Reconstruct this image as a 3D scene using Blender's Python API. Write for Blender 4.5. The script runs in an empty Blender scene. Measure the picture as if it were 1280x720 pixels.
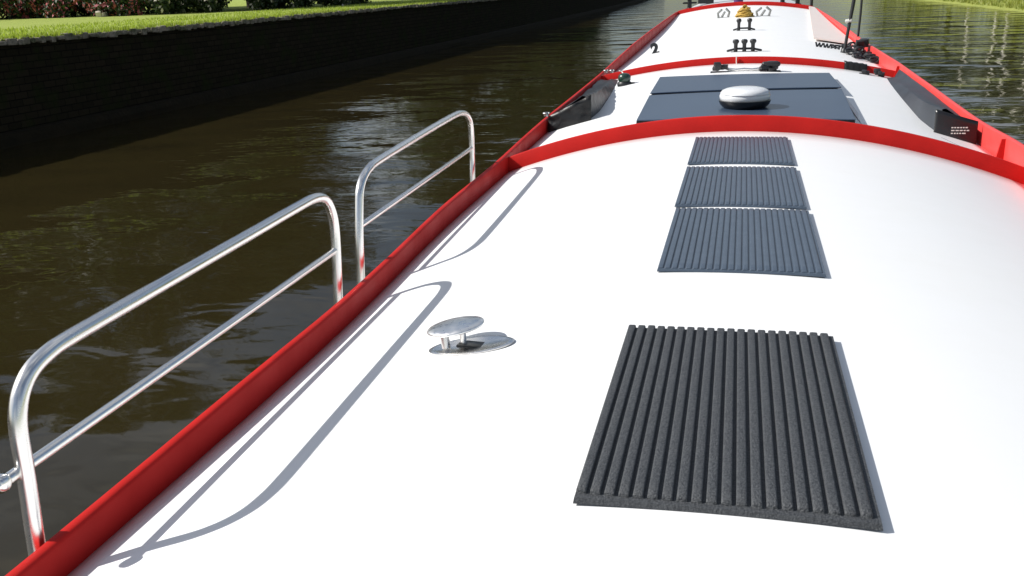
import bpy, bmesh, math, random
from mathutils import Vector, Matrix, noise
R_ = random.Random(7)
sc = bpy.context.scene
COL = sc.collection
ZW = -1.9            # water level; the crown of the cabin roof is z = 0

# ------------------------------------------------------------------ materials
def mat(name, base=(.5,.5,.5), rough=.5, metal=0., spec=.5, coat=0., noise_amt=0., noise_scale=5., col2=None,
        bump=0., bump_scale=50., bump_dist=.01, rough_var=0.):
    m = bpy.data.materials.new(name); m.use_nodes = True
    nt = m.node_tree; b = nt.nodes['Principled BSDF']
    b.inputs['Base Color'].default_value = (*base, 1)
    b.inputs['Roughness'].default_value = rough
    b.inputs['Metallic'].default_value = metal
    b.inputs['Specular IOR Level'].default_value = spec
    b.inputs['Coat Weight'].default_value = coat
    b.inputs['Coat Roughness'].default_value = .08
    tc = nt.nodes.new('ShaderNodeTexCoord')
    if col2 is not None or rough_var:
        n = nt.nodes.new('ShaderNodeTexNoise'); n.inputs['Scale'].default_value = noise_scale
        n.inputs['Detail'].default_value = 6; n.inputs['Roughness'].default_value = .62
        nt.links.new(tc.outputs['Object'], n.inputs['Vector'])
        if col2 is not None:
            r = nt.nodes.new('ShaderNodeValToRGB')
            r.color_ramp.elements[0].position = .5-noise_amt; r.color_ramp.elements[1].position = .5+noise_amt
            r.color_ramp.elements[0].color = (*base,1); r.color_ramp.elements[1].color = (*col2,1)
            nt.links.new(n.outputs['Fac'], r.inputs['Fac']); nt.links.new(r.outputs['Color'], b.inputs['Base Color'])
        if rough_var:
            mr = nt.nodes.new('ShaderNodeMapRange')
            mr.inputs['From Min'].default_value=.3; mr.inputs['From Max'].default_value=.7
            mr.inputs['To Min'].default_value = max(0,rough-rough_var); mr.inputs['To Max'].default_value = rough+rough_var
            nt.links.new(n.outputs['Fac'], mr.inputs['Value']); nt.links.new(mr.outputs['Result'], b.inputs['Roughness'])
    if bump:
        n2 = nt.nodes.new('ShaderNodeTexNoise'); n2.inputs['Scale'].default_value = bump_scale
        n2.inputs['Detail'].default_value = 4
        nt.links.new(tc.outputs['Object'], n2.inputs['Vector'])
        bp = nt.nodes.new('ShaderNodeBump'); bp.inputs['Strength'].default_value = bump; bp.inputs['Distance'].default_value = bump_dist
        nt.links.new(n2.outputs['Fac'], bp.inputs['Height']); nt.links.new(bp.outputs['Normal'], b.inputs['Normal'])
    return m

M = {}
M['white'] = mat('white_paint', (.80,.81,.82), .44, spec=.35, coat=0., col2=(.755,.76,.755), noise_amt=.28, noise_scale=1.3, bump=.05, bump_scale=9, bump_dist=.004, rough_var=.06)
M['offwhite'] = mat('off_white_paint', (.56,.575,.59), .4, col2=(.50,.51,.52), noise_amt=.2, noise_scale=2.)
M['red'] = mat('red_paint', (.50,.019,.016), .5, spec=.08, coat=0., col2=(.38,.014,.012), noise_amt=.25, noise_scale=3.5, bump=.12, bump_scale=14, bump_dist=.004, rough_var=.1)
M['coral'] = mat('sunlit_red_paint', (.70,.066,.060), .4, spec=.25, coat=0., col2=(.60,.048,.045), noise_amt=.25, noise_scale=3.5, bump=.12, bump_scale=14, bump_dist=.004)  # the same red with the right rim's sunlight mixed into the colour
M['hull'] = mat('dark_hull_paint', (.012,.014,.016), .3, coat=.3)
M['steel'] = mat('polished_steel', (.86,.845,.82), .25, metal=1., rough_var=.05, noise_scale=8)
M['brushed'] = mat('brushed_pale_steel', (.92,.915,.90), .33, metal=1., rough_var=.12, noise_scale=30)
M['dullsteel'] = mat('dull_steel', (.45,.45,.44), .35, metal=1.)
M['rubber'] = mat('granular_rubber', (.028,.031,.036), .62, spec=.5, col2=(.062,.067,.073), noise_amt=.12, noise_scale=150, bump=1., bump_scale=190, bump_dist=.004)
M['skyrubber'] = mat('sky_tinted_rubber', (.050,.070,.100), .40, spec=.6, col2=(.064,.088,.122), noise_amt=.2, noise_scale=22, bump=.25, bump_scale=200, bump_dist=.001)  # blue of the reflected sky is mixed into the rubber colour
M['hatch'] = mat('blue_grey_hatch_paint', (.046,.072,.118), .36, spec=.45, col2=(.038,.060,.100), noise_amt=.3, noise_scale=.9)
M['black'] = mat('black_gloss', (.010,.011,.013), .3, spec=.5)
M['iron'] = mat('black_iron', (.018,.019,.021), .42, spec=.5, bump=.2, bump_scale=60, bump_dist=.003)
M['slate'] = mat('slate_grey_board', (.030,.037,.048), .5, col2=(.018,.022,.029), noise_amt=.2, noise_scale=2.2)
M['tarp'] = mat('black_tarpaulin', (.007,.0075,.008), .42, spec=.4, col2=(.015,.016,.017), noise_amt=.15, noise_scale=7, bump=.5, bump_scale=9, bump_dist=.03)
M['cap'] = mat('white_plastic', (.68,.70,.72), .25, coat=.4)
M['gold'] = mat('yellow_rope', (.55,.36,.06), .6, col2=(.32,.19,.03), noise_amt=.2, noise_scale=30, bump=.5, bump_scale=60)
M['green'] = mat('dark_green_enamel', (.008,.035,.022), .3, coat=.4)
M['purple'] = mat('purple_vinyl', (.07,.03,.13), .4)
M['cord'] = mat('white_cord', (.65,.65,.6), .7)
M['cream'] = mat('cream_board', (.84,.74,.68), .35, col2=(.82,.68,.62), noise_amt=.3, noise_scale=1.6)
M['grey'] = mat('grey_metal', (.3,.31,.3), .4, metal=.4)
M['bark'] = mat('tree_bark', (.06,.045,.03), .9, col2=(.03,.022,.015), noise_amt=.2, noise_scale=6, bump=.8, bump_scale=12, bump_dist=.05)
M['birch'] = mat('birch_bark', (.72,.70,.64), .7, col2=(.55,.52,.46), noise_amt=.1, noise_scale=4)
def leafmat(name, a, b_):
    m = mat(name, a, .55, col2=b_, noise_amt=.15, noise_scale=.9)
    nt = m.node_tree; b = nt.nodes['Principled BSDF']
    tr = nt.nodes.new('ShaderNodeBsdfTranslucent'); tr.inputs['Color'].default_value = (a[0]*1.6,a[1]*1.7,a[2],1)
    mx = nt.nodes.new('ShaderNodeMixShader'); mx.inputs[0].default_value = .3
    nt.links.new(b.outputs[0], mx.inputs[1]); nt.links.new(tr.outputs[0], mx.inputs[2])
    nt.links.new(mx.outputs[0], nt.nodes['Material Output'].inputs['Surface'])
    return m
M['leaf'] = leafmat('tree_leaf', (.050,.075,.018), (.085,.11,.028))
M['leaf_dark'] = leafmat('dark_leaf', (.020,.040,.012), (.045,.07,.02))
M['leaf_pale'] = leafmat('willow_leaf', (.13,.15,.04), (.09,.12,.035))
M['blade'] = leafmat('grass_blade', (.27,.34,.04), (.33,.37,.08))
M['blade_dry'] = leafmat('bank_grass_blade', (.30,.31,.07), (.20,.25,.05))
M['petal_pink'] = mat('pink_petal', (.50,.13,.15), .6, col2=(.30,.05,.06), noise_amt=.2, noise_scale=3)
M['petal_white'] = mat('pale_petal', (.62,.55,.46), .6)
M['lawn'] = mat('lawn_turf', (.23,.31,.035), .9, col2=(.31,.36,.06), noise_amt=.15, noise_scale=1.4, bump=.9, bump_scale=14, bump_dist=.06)
M['rough_grass'] = mat('rough_bank_grass', (.28,.30,.06), .9, col2=(.19,.23,.045), noise_amt=.2, noise_scale=1.1, bump=.9, bump_scale=7, bump_dist=.15)

def stone_mat():
    m = bpy.data.materials.new('mossy_quay_masonry'); m.use_nodes = True
    nt = m.node_tree; b = nt.nodes['Principled BSDF']; b.inputs['Roughness'].default_value=.95; b.inputs['Specular IOR Level'].default_value=.05
    tc = nt.nodes.new('ShaderNodeTexCoord')
    mp = nt.nodes.new('ShaderNodeMapping'); mp.inputs['Rotation'].default_value=(math.radians(90),0,math.radians(90))
    sp = nt.nodes.new('ShaderNodeSeparateXYZ'); cb = nt.nodes.new('ShaderNodeCombineXYZ')
    nt.links.new(tc.outputs['Object'], sp.inputs[0])
    nt.links.new(sp.outputs['Y'], cb.inputs['X']); nt.links.new(sp.outputs['Z'], cb.inputs['Y'])
    br = nt.nodes.new('ShaderNodeTexBrick'); br.inputs['Scale'].default_value=1.
    br.inputs['Brick Width'].default_value=.42; br.inputs['Row Height'].default_value=.17
    br.inputs['Mortar Size'].default_value=.012; br.inputs['Mortar Smooth'].default_value=.4
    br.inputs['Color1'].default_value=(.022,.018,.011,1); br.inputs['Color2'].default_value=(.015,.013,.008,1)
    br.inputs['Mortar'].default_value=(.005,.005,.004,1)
    nt.links.new(cb.outputs[0], br.inputs['Vector'])
    n = nt.nodes.new('ShaderNodeTexNoise'); n.inputs['Scale'].default_value=1.4; n.inputs['Detail'].default_value=7
    nt.links.new(tc.outputs['Object'], n.inputs['Vector'])
    r = nt.nodes.new('ShaderNodeValToRGB'); r.color_ramp.elements[0].position=.5; r.color_ramp.elements[1].position=.72
    nt.links.new(n.outputs['Fac'], r.inputs['Fac'])
    mx = nt.nodes.new('ShaderNodeMix'); mx.data_type='RGBA'
    nt.links.new(r.outputs['Color'], mx.inputs['Factor']); nt.links.new(br.outputs['Color'], mx.inputs['A'])
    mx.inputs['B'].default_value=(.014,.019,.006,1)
    nt.links.new(mx.outputs['Result'], b.inputs['Base Color'])
    bp = nt.nodes.new('ShaderNodeBump'); bp.inputs['Strength'].default_value=.8; bp.inputs['Distance'].default_value=.03
    n2 = nt.nodes.new('ShaderNodeTexNoise'); n2.inputs['Scale'].default_value=9; n2.inputs['Detail'].default_value=5
    nt.links.new(tc.outputs['Object'], n2.inputs['Vector'])
    ad = nt.nodes.new('ShaderNodeMath'); ad.operation='SUBTRACT'
    nt.links.new(n2.outputs['Fac'], ad.inputs[0]); nt.links.new(br.outputs['Fac'], ad.inputs[1])
    nt.links.new(ad.outputs[0], bp.inputs['Height']); nt.links.new(bp.outputs['Normal'], b.inputs['Normal'])
    return m
M['stone'] = stone_mat()
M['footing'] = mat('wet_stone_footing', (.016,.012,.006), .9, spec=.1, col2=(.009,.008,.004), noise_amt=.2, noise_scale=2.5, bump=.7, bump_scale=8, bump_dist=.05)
M['coping'] = mat('weathered_coping_stone', (.26,.225,.18), .9, col2=(.07,.075,.035), noise_amt=.14, noise_scale=3.2, bump=1., bump_scale=11, bump_dist=.06)

def water_mat():
    m = bpy.data.materials.new('murky_canal_water'); m.use_nodes = True
    nt = m.node_tree; b = nt.nodes['Principled BSDF']; L = nt.links
    b.inputs['Base Color'].default_value=(.022,.0170,.0060,1); b.inputs['Roughness'].default_value=.045
    b.inputs['IOR'].default_value=1.333
    tc = nt.nodes.new('ShaderNodeTexCoord')
    def nz(scale, sx, sy, det, rot=0, dist=0.):
        mp = nt.nodes.new('ShaderNodeMapping'); mp.inputs['Scale'].default_value=(sx,sy,1); mp.inputs['Rotation'].default_value=(0,0,rot)
        L.new(tc.outputs['Object'], mp.inputs['Vector'])
        n = nt.nodes.new('ShaderNodeTexNoise'); n.inputs['Scale'].default_value=scale; n.inputs['Detail'].default_value=det
        n.inputs['Distortion'].default_value=dist; n.inputs['Roughness'].default_value=.45
        L.new(mp.outputs[0], n.inputs['Vector']); return n.outputs['Fac']
    def mul(a, v):
        x = nt.nodes.new('ShaderNodeMath'); x.operation='MULTIPLY'; L.new(a, x.inputs[0])
        if isinstance(v,(int,float)): x.inputs[1].default_value=v
        else: L.new(v, x.inputs[1])
        return x.outputs[0]
    def add(a,c):
        x = nt.nodes.new('ShaderNodeMath'); x.operation='ADD'; L.new(a,x.inputs[0]); L.new(c,x.inputs[1]); return x.outputs[0]
    swell = nz(.30, 1, 1.3, 1)                         # long slow undulation
    chop  = nz(1.25, 1, 1.7, 2, .35, .4)
    rip   = nz(4.2, 1, 1.5, 2, -.2, .3)
    gust  = nz(.11, 1, 1, 2)                           # patches of livelier water
    g = nt.nodes.new('ShaderNodeMapRange'); g.inputs['From Min'].default_value=.38; g.inputs['From Max'].default_value=.62
    g.inputs['To Min'].default_value=.25; g.inputs['To Max'].default_value=1.0
    L.new(gust, g.inputs['Value'])
    # the water lies calm under the lee of the stern and is livelier up the canal
    sp = nt.nodes.new('ShaderNodeSeparateXYZ'); L.new(tc.outputs['Object'], sp.inputs[0])
    ly = nt.nodes.new('ShaderNodeMapRange'); ly.inputs['From Min'].default_value=5.; ly.inputs['From Max'].default_value=14.
    ly.inputs['To Min'].default_value=.10; ly.inputs['To Max'].default_value=1.
    L.new(sp.outputs['Y'], ly.inputs['Value'])
    act = mul(g.outputs[0], ly.outputs[0])
    h = add(add(mul(swell,.14), mul(chop, .009)), mul(mul(rip, .0050), act))
    h = add(h, mul(mul(chop,.015), act))
    bp = nt.nodes.new('ShaderNodeBump'); bp.inputs['Strength'].default_value=1.; bp.inputs['Distance'].default_value=1.
    L.new(h, bp.inputs['Height']); L.new(bp.outputs['Normal'], b.inputs['Normal'])
    return m
M['water'] = water_mat()

# ------------------------------------------------------------------ helpers
def link(name, verts, faces, material, parent=None, smooth=False, mats=None, midx=None, autosmooth=None):
    me = bpy.data.meshes.new(name); me.from_pydata([tuple(v) for v in verts], [], faces); me.update()
    for mm in (mats or [material]): me.materials.append(mm)
    if midx: me.polygons.foreach_set('material_index', midx)
    if smooth: me.polygons.foreach_set('use_smooth', [True]*len(me.polygons))
    bm = bmesh.new(); bm.from_mesh(me)
    if smooth != 'leaf': bmesh.ops.recalc_face_normals(bm, faces=bm.faces)
    if autosmooth:
        for e in bm.edges:
            if len(e.link_faces)==2 and e.calc_face_angle() > math.radians(autosmooth): e.smooth=False
    bm.to_mesh(me); bm.free()
    o = bpy.data.objects.new(name, me); COL.objects.link(o)
    if parent: o.parent = parent
    return o

class MB:
    def __init__(s): s.v=[]; s.f=[]
    def box(s, c, d, rot=None, bev=0.):
        bm = bmesh.new(); bmesh.ops.create_cube(bm, size=1)
        for v in bm.verts: v.co = Vector((v.co.x*d[0], v.co.y*d[1], v.co.z*d[2]))
        if bev: bmesh.ops.bevel(bm, geom=list(bm.edges), offset=bev, segments=2, profile=.6, affect='EDGES')
        s._bm(bm, c, rot); return s
    def _bm(s, bm, c, rot=None):
        bm.verts.index_update(); n=len(s.v)
        m = rot if rot is not None else Matrix.Identity(3)
        for v in bm.verts: s.v.append(tuple(m @ v.co + Vector(c)))
        for f in bm.faces: s.f.append([n+v.index for v in f.verts])
        bm.free()
    def tube(s, path, r, seg=14, cap=True):
        P=[Vector(p) for p in path]; rs = r if isinstance(r,(list,tuple)) else [r]*len(P)
        if cap:
            def capp(a,b,ra):
                d=(a-b).normalized(); return [(a+d*ra*math.sin(t), ra*math.cos(t)) for t in (math.radians(88),math.radians(60),math.radians(30))]
            A=capp(P[0],P[1],rs[0]); B=capp(P[-1],P[-2],rs[-1])
            P=[a for a,_ in A]+P+[b for b,_ in B[::-1]]; rs=[q for _,q in A]+list(rs)+[q for _,q in B[::-1]]
        n=len(s.v); prev=None
        for i,p in enumerate(P):
            t=(P[min(i+1,len(P)-1)]-P[max(i-1,0)]).normalized()
            if prev is None:
                u=t.cross(Vector((0,0,1)));  u = u if u.length>.1 else t.cross(Vector((1,0,0)))
                u.normalize()
            else:
                u=(prev-t*prev.dot(t)).normalized()
            prev=u; w=t.cross(u)
            for k in range(seg):
                a=2*math.pi*k/seg; s.v.append(tuple(p+(u*math.cos(a)+w*math.sin(a))*rs[i]))
        for i in range(len(P)-1):
            for k in range(seg):
                a=n+i*seg+k; b=n+i*seg+(k+1)%seg; s.f.append([a,b,b+seg,a+seg])
        s.f.append([n+k for k in range(seg)][::-1]); s.f.append([n+(len(P)-1)*seg+k for k in range(seg)])
        return s
    def lathe(s, prof, c=(0,0,0), seg=36, sx=1, sy=1, rot=None):
        n=len(s.v); m = rot if rot is not None else Matrix.Identity(3)
        for r,z in prof:
            for k in range(seg):
                a=2*math.pi*k/seg; s.v.append(tuple(m@Vector((r*math.cos(a)*sx, r*math.sin(a)*sy, z))+Vector(c)))
        for i in range(len(prof)-1):
            for k in range(seg):
                a=n+i*seg+k; b=n+i*seg+(k+1)%seg; s.f.append([a,b,b+seg,a+seg])
        s.f.append([n+k for k in range(seg)][::-1]); s.f.append([n+(len(prof)-1)*seg+k for k in range(seg)])
        return s
    def build(s, name, material, parent=None, smooth=True, ang=40):
        return link(name, s.v, s.f, material, parent, smooth, autosmooth=ang if smooth else None)

def empty(name, loc, rz=0):
    o = bpy.data.objects.new(name, None); COL.objects.link(o); o.location=loc; o.rotation_euler=(0,0,rz); o.empty_display_size=.2
    return o
def tag(o, label=None, cat=None, group=None, kind=None):
    if label: o['label']=label
    if cat: o['category']=cat
    if group: o['group']=group
    if kind: o['kind']=kind
    return o
def interp(tab, y):
    if y<=tab[0][0]: return tab[0][1]
    for (a,va),(b,vb) in zip(tab,tab[1:]):
        if y<=b:
            t=(y-a)/(b-a); return va+(vb-va)*t
    return tab[-1][1]
def smooth_interp(tab,y,w=.5):
    return sum(interp(tab,y+w*k) for k in (-1,-.5,0,.5,1))/5
def catmull(P, n=8):
    P=[Vector(p) for p in P]; out=[]
    for i in range(len(P)-1):
        a=P[max(i-1,0)]; b=P[i]; c=P[i+1]; d=P[min(i+2,len(P)-1)]
        for k in range(n):
            t=k/n; out.append(.5*((2*b)+(c-a)*t+(2*a-5*b+4*c-d)*t*t+(3*b-a-3*c+d)*t**3))
    out.append(P[-1]); return out

# ------------------------------------------------------------------ boat geometry
def sheer(y): return .00085*max(0,y-7.8)**2
def roofz(x,y): return .015-interp([(7.8,.09),(13.7,.057),(20,.052)],y)*x*x+sheer(y)
HWL=[(-3,1.70),(3.2,1.715),(4.0,1.755),(4.8,1.835),(5.5,1.90),(6.5,1.94),(7.1,1.95),(8.0,1.99),(9,2.0),(29.8,2.0),(31,1.9),(34,1.35),(37,.3)]
HWR=[(-3,1.76),(3.3,1.775),(5.2,1.86),(6.2,2.02),(7.1,2.12),(7.9,2.20),(8.5,2.165),(9.2,2.12),(11.7,2.08),(13.9,2.06),(29.8,2.04),(31,1.95),(34,1.4),(37,.3)]
TL=[(-3,-.15),(1.6,-.145),(2.9,-.130),(4.,-.150),(5.,-.172),(6.66,-.183),(7.4,-.188),(8.0,-.178),(9.9,-.117),(11.6,-.085),(14.0,-.025),(18.,.125),(21.8,.21),(27.,.30),(30,.34),(37,.5)]
TR=[(-3,-.16),(1.6,-.15),(6.66,-.16),(7.9,-.145),(9.2,-.13),(11.7,-.035),(13.9,.03),(17.5,.07),(19.8,.13),(24.8,.24),(31,.33),(37,.5)]
def hwl(y): return smooth_interp(HWL,y,.6)
def hwr(y): return smooth_interp(HWR,y,.6)
def frange(a,b,n): return [a+(b-a)*i/n for i in range(n+1)]

barge = empty('barge', (0,0,ZW))
tag(barge, 'long white-roofed canal barge with red coamings, seen from its stern along the cabin roof', 'boat')
ofs=Vector((0,0,-ZW))
def P_(o):                                    # parent to the barge keeping world coordinates
    o.parent=barge; o.location = Vector(o.location)+ofs; return o

def roof_panel(y0,y1,material):
    ys=frange(y0,y1,max(8,int((y1-y0)*3))); nx=40; v=[]; f=[]
    for y in ys:
        a=-hwl(y)-.0; b=hwr(y)+.0
        for i in range(nx+1):
            x=a+(b-a)*i/nx; v.append((x,y,roofz(x,y)))
    for j in range(len(ys)-1):
        for i in range(nx):
            q=j*(nx+1)+i; f.append([q,q+1,q+nx+2,q+nx+1])
    o=link('roof_panel',v,f,material,None,True)
    md=o.modifiers.new('thick','SOLIDIFY'); md.thickness=.03; md.offset=-1
    return P_(o)
r1=roof_panel(-2.2,7.80,M['white']); r2=roof_panel(7.84,13.68,M['white']); r3=roof_panel(13.72,29.8,M['white'])
r4=roof_panel(29.84,36.5,M['offwhite'])
# greyer margin laid round the forward roof (a sheet 4 mm proud of the roof)
def sheet(name, x0f,x1f,y0,y1,up,material,parent=None):
    ys=frange(y0,y1,max(4,int((y1-y0)*2.5))); nx=16; v=[]; f=[]
    for y in ys:
        a=x0f(y); b=x1f(y)
        for i in range(nx+1):
            x=a+(b-a)*i/nx; v.append((x,y,roofz(x,y)+up))
    for j in range(len(ys)-1):
        for i in range(nx):
            q=j*(nx+1)+i; f.append([q,q+1,q+nx+2,q+nx+1])
    return link(name,v,f,material,parent,True)
P_(sheet('grey_margin',lambda y:-1.72,lambda y:1.72,22.6,29.6,.004,M['offwhite']))
P_(sheet('grey_margin',lambda y:1.18,lambda y:1.30,14.6,22.596,.004,M['offwhite']))

def rim(side):
    hw = hwl if side<0 else hwr; T = TL if side<0 else TR
    ys=frange(-2.4,36.5,200); v=[]; f=[]
    th=.045
    for y in ys:
        xi=hw(y); zt=smooth_interp(T,y,.35)+.0025*noise.noise(Vector((y*.9,side,0))); zb=roofz(xi,y)-.05
        sec=[(xi-.0,zb),(xi+.0,zt-.012),(xi+.006,zt-.003),(xi+.014,zt),(xi+th-.012,zt+.002),(xi+th-.002,zt-.006),(xi+th,zt-.016),(xi+th,zt-.045)]
        for x,z in sec: v.append((side*x,y,z))
    n=8
    for j in range(len(ys)-1):
        for k in range(n):
            a=j*n+k; b=j*n+(k+1)%n; f.append([a,b,b+n,a+n])
    f.append(list(range(n))); f.append([len(v)-n+k for k in range(n)])
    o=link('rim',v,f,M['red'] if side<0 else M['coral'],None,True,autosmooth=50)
    return P_(o)
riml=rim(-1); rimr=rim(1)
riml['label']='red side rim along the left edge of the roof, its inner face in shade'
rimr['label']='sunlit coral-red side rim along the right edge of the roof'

def coaming(y, h, x0, x1, th=.05):
    nx=48; v=[]; f=[]
    for i in range(nx+1):
        x=x0+(x1-x0)*i/nx; zb=roofz(x,y)-.02; zt=roofz(x,y)+h
        sec=[(y,zb),(y,zt-.006),(y+.006,zt),(y+th-.006,zt),(y+th,zt-.006),(y+th,zb)]
        for a,z in sec: v.append((x,a,z))
    n=6
    for j in range(nx):
        for k in range(n):
            a=j*n+k; b=j*n+(k+1)%n; f.append([a,b,b+n,a+n])
    f.append(list(range(n))); f.append([len(v)-n+k for k in range(n)])
    o=link('roof_coaming',v,f,M['red'],None,True,autosmooth=50); return P_(o)
c1=coaming(7.80,.128,-hwl(7.8)+.001,hwr(7.8)-.001); c2=coaming(13.70,.122,-hwl(13.7)+.001,hwr(13.7)-.001); c3=coaming(29.8,.14,-1.98,1.98)
c1['label']='nearest arched red coaming across the roof'
c2['label']='second arched red coaming, beyond the dark hatch'
c3['label']='farthest arched red coaming at the bow end of the roof'

# hull
v=[];f=[]; ys=frange(-2.6,37.6,80)
for y in ys:
    a=max(.05,hwl(y)+.041); b=max(.05,hwr(y)+.041); zt=min(interp(TL,y),interp(TR,y))-.035
    if y>36.6: a=b=.2
    for x,z in [(-a*.9,ZW-.5),(-a-.02,ZW+.3),(-a,zt-.6),(-a,zt),(-a+.018,zt),(-a+.02,min(zt,roofz(a,y))-.14),(b-.02,min(zt,roofz(b,y))-.14),(b-.018,zt),(b,zt),(b,zt-.6),(b+.02,ZW+.3),(b*.9,ZW-.5)]: v.append((x,y,z))
n=12
for j in range(len(ys)-1):
    for k in range(n):
        a=j*n+k; b=j*n+(k+1)%n; f.append([a,b,b+n,a+n])
f.append(list(range(n))); f.append([len(v)-n+k for k in range(n)])
P_(link('hull',v,f,M['offwhite'],None,True,autosmooth=35))

# gussets that stiffen the rim (red tabs on the inner face)
for (sx,y) in ((1,8.45),(1,13.62),(-1,13.62)):
    x=(hwr(y) if sx>0 else -hwl(y)); zt=interp(TR if sx>0 else TL,y)-.02; zb=roofz(x,y)
    vv=[(x,y,zb),(x,y,zt),(x-sx*.03,y,zt),(x-sx*.07,y,zb+.01)]
    vv+= [(a,b+.022,c) for a,b,c in vv]
    P_(link('gusset',vv,[[0,1,2,3],[7,6,5,4],[0,4,5,1],[1,5,6,2],[2,6,7,3],[3,7,4,0]],M['red']))
# pinkish rim bracket on the right, with its rounded cap

# ------------------------------------------------------------------ handrails
def rail(top, mid, clampball, r=.0235):
    root=empty('handrail',(0,0,0)); 
    MB().tube(catmull(top,10), r, 20).build('rail_tube',M['steel'],root)
    MB().tube(mid, .0165, 16).build('middle_rail',M['steel'],root)
    for p in clampball:
        MB().lathe([(.002,-.026),(.016,-.022),(.024,-.012),(.026,0),(.024,.012),(.016,.022),(.002,.026)],p,18).build('rail_end_knob',M['steel'],root)
    return root
top1=[(-1.785,1.72,-.60),(-1.79,1.754,-.185),(-1.7915,1.774,.03),(-1.792,1.782,.150),(-1.793,1.797,.212),(-1.7945,1.826,.259),(-1.797,1.872,.293),(-1.801,1.942,.312),(-1.806,2.03,.319),(-1.82,2.284,.32),(-1.864,3.086,.319),(-1.894,3.626,.319),(-1.906,3.829,.314),(-1.912,3.951,.286),(-1.916,4.02,.217),(-1.918,4.046,.118),(-1.916,4.025,-.059),(-1.915,3.998,-.238),(-1.912,3.95,-.62)]
h1=rail(top1,[(-1.808,1.70,.046),(-1.918,4.03,.010)],[(-1.812,1.712,.046)])
tag(h1,'long steel handrail nearest the camera outside the left red rim, knob on its middle bar','handrail',None)
top2=[(-1.965,4.36,-.62),(-1.972,4.422,-.247),(-1.974,4.456,-.032),(-1.978,4.505,.140),(-1.980,4.535,.205),(-1.984,4.60,.255),(-1.992,4.71,.285),(-2.006,4.90,.297),(-2.063,5.709,.299),(-2.138,6.749,.294),(-2.162,7.09,.276),(-2.178,7.30,.223),(-2.184,7.395,.123),(-2.183,7.383,-.12),(-2.181,7.354,-.298),(-2.178,7.31,-.62)]
h2=rail(top2,[(-1.977,4.495,.016),(-2.18,7.36,-.052)],[])
tag(h2,'second steel handrail, a shorter one farther along the left red rim','handrail',None)

# ------------------------------------------------------------------ ribbed mats
def ribbed_mat(cx,y0,L,W,rot,material,label,nr=20,h=.013,rh=.013,bl=.0,br=.016,bn=.022):
    root=empty('ribbed_mat',(cx,y0+L/2,roofz(cx,y0+L/2)),rot)
    cyl=y0+L/2
    def Z(x,y): return .2*(roofz(cx+x,cyl+y)-roofz(cx,cyl))
    # base pad
    ny=14; nx=12; v=[];f=[]
    for lev in (0.001,h):
        for j in range(ny+1):
            for i in range(nx+1):
                x=-W/2+W*i/nx; y=-L/2+L*j/ny
                ins=.003 if lev>.005 else 0
                x*=1-ins*2/W; y*=1-ins*2/L
                v.append((x,y,(Z(x,y) if lev>.004 else .5*(roofz(cx+x,cyl+y)-roofz(cx,cyl)))+lev))
    o=(nx+1)*(ny+1)
    for j in range(ny):
        for i in range(nx):
            q=j*(nx+1)+i; f.append([o+q,o+q+1,o+q+nx+2,o+q+nx+1]); f.append([q,q+nx+1,q+nx+2,q+1])
    per=[i for i in range(nx+1)]+[j*(nx+1)+nx for j in range(1,ny+1)]+[ny*(nx+1)+i for i in range(nx-1,-1,-1)]+[j*(nx+1) for j in range(ny-1,0,-1)]
    for k in range(len(per)):
        a=per[k]; b=per[(k+1)%len(per)]; f.append([a,b,o+b,o+a])
    link('mat_base',v,f,material,root,False)
    # ribs, each a rounded ridge running the length of the mat: one surface pattern, one mesh
    v=[];f=[]; x0=-W/2+bl; x1=W/2-br; pitch=(x1-x0)/nr; ya=-L/2+bn; yb=L/2-.002
    rr=random.Random(int(y0*10))
    for r in range(nr):
        xc=x0+pitch*(r+.5); w=pitch*.76
        prof=[(-.5,0),(-.49,.72),(-.41,.94),(-.28,1),(.28,1),(.41,.94),(.49,.72),(.5,0)]
        base=len(v); nn=len(prof); rows=18
        jt=1 if h>.01 else .3
        ystart=ya+rr.uniform(-.002,.003)*jt; yend=yb+rr.uniform(-.002,.002)*jt
        ysr=[ystart,ystart+.004]+[ystart+.004+(yend-ystart-.008)*k/(rows-3) for k in range(1,rows-3)]+[yend-.004,yend]
        for k,y in enumerate(ysr):
            fac = .55 if k in (0,len(ysr)-1) else 1
            for px,pz in prof:
                x=xc+px*w; v.append((x,y,Z(x,y)+h-.0015+pz*rh*fac))
        for k in range(len(ysr)-1):
            for q in range(nn-1):
                a=base+k*nn+q; f.append([a,a+1,a+nn+1,a+nn])
        f.append([base+q for q in range(nn)]); e=base+(len(ysr)-1)*nn; f.append([e+q for q in range(nn)][::-1])
    link('ribs',v,f,material,root,True,autosmooth=55)
    tag(root,label,'mat','ribbed mats in a row down the roof')
    return root
ribbed_mat(-.012,1.926,1.184,.706,.006,M['rubber'],'nearest and largest-looking ribbed mat, charcoal black, lying alone in the foreground')
ribbed_mat(.020,3.842,1.150,.700,0,M['skyrubber'],'sky-tinted ribbed mat nearest the camera in the close row of three',23,.009,.007,0,.012,.014)
ribbed_mat(.012,5.070,1.125,.706,0,M['skyrubber'],'middle sky-tinted ribbed mat in the close row of three',23,.009,.007,0,.012,.014)
ribbed_mat(.009,6.335,1.105,.706,0,M['skyrubber'],'farthest ribbed mat, just before the first red coaming',23,.009,.007,0,.012,.014)

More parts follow.
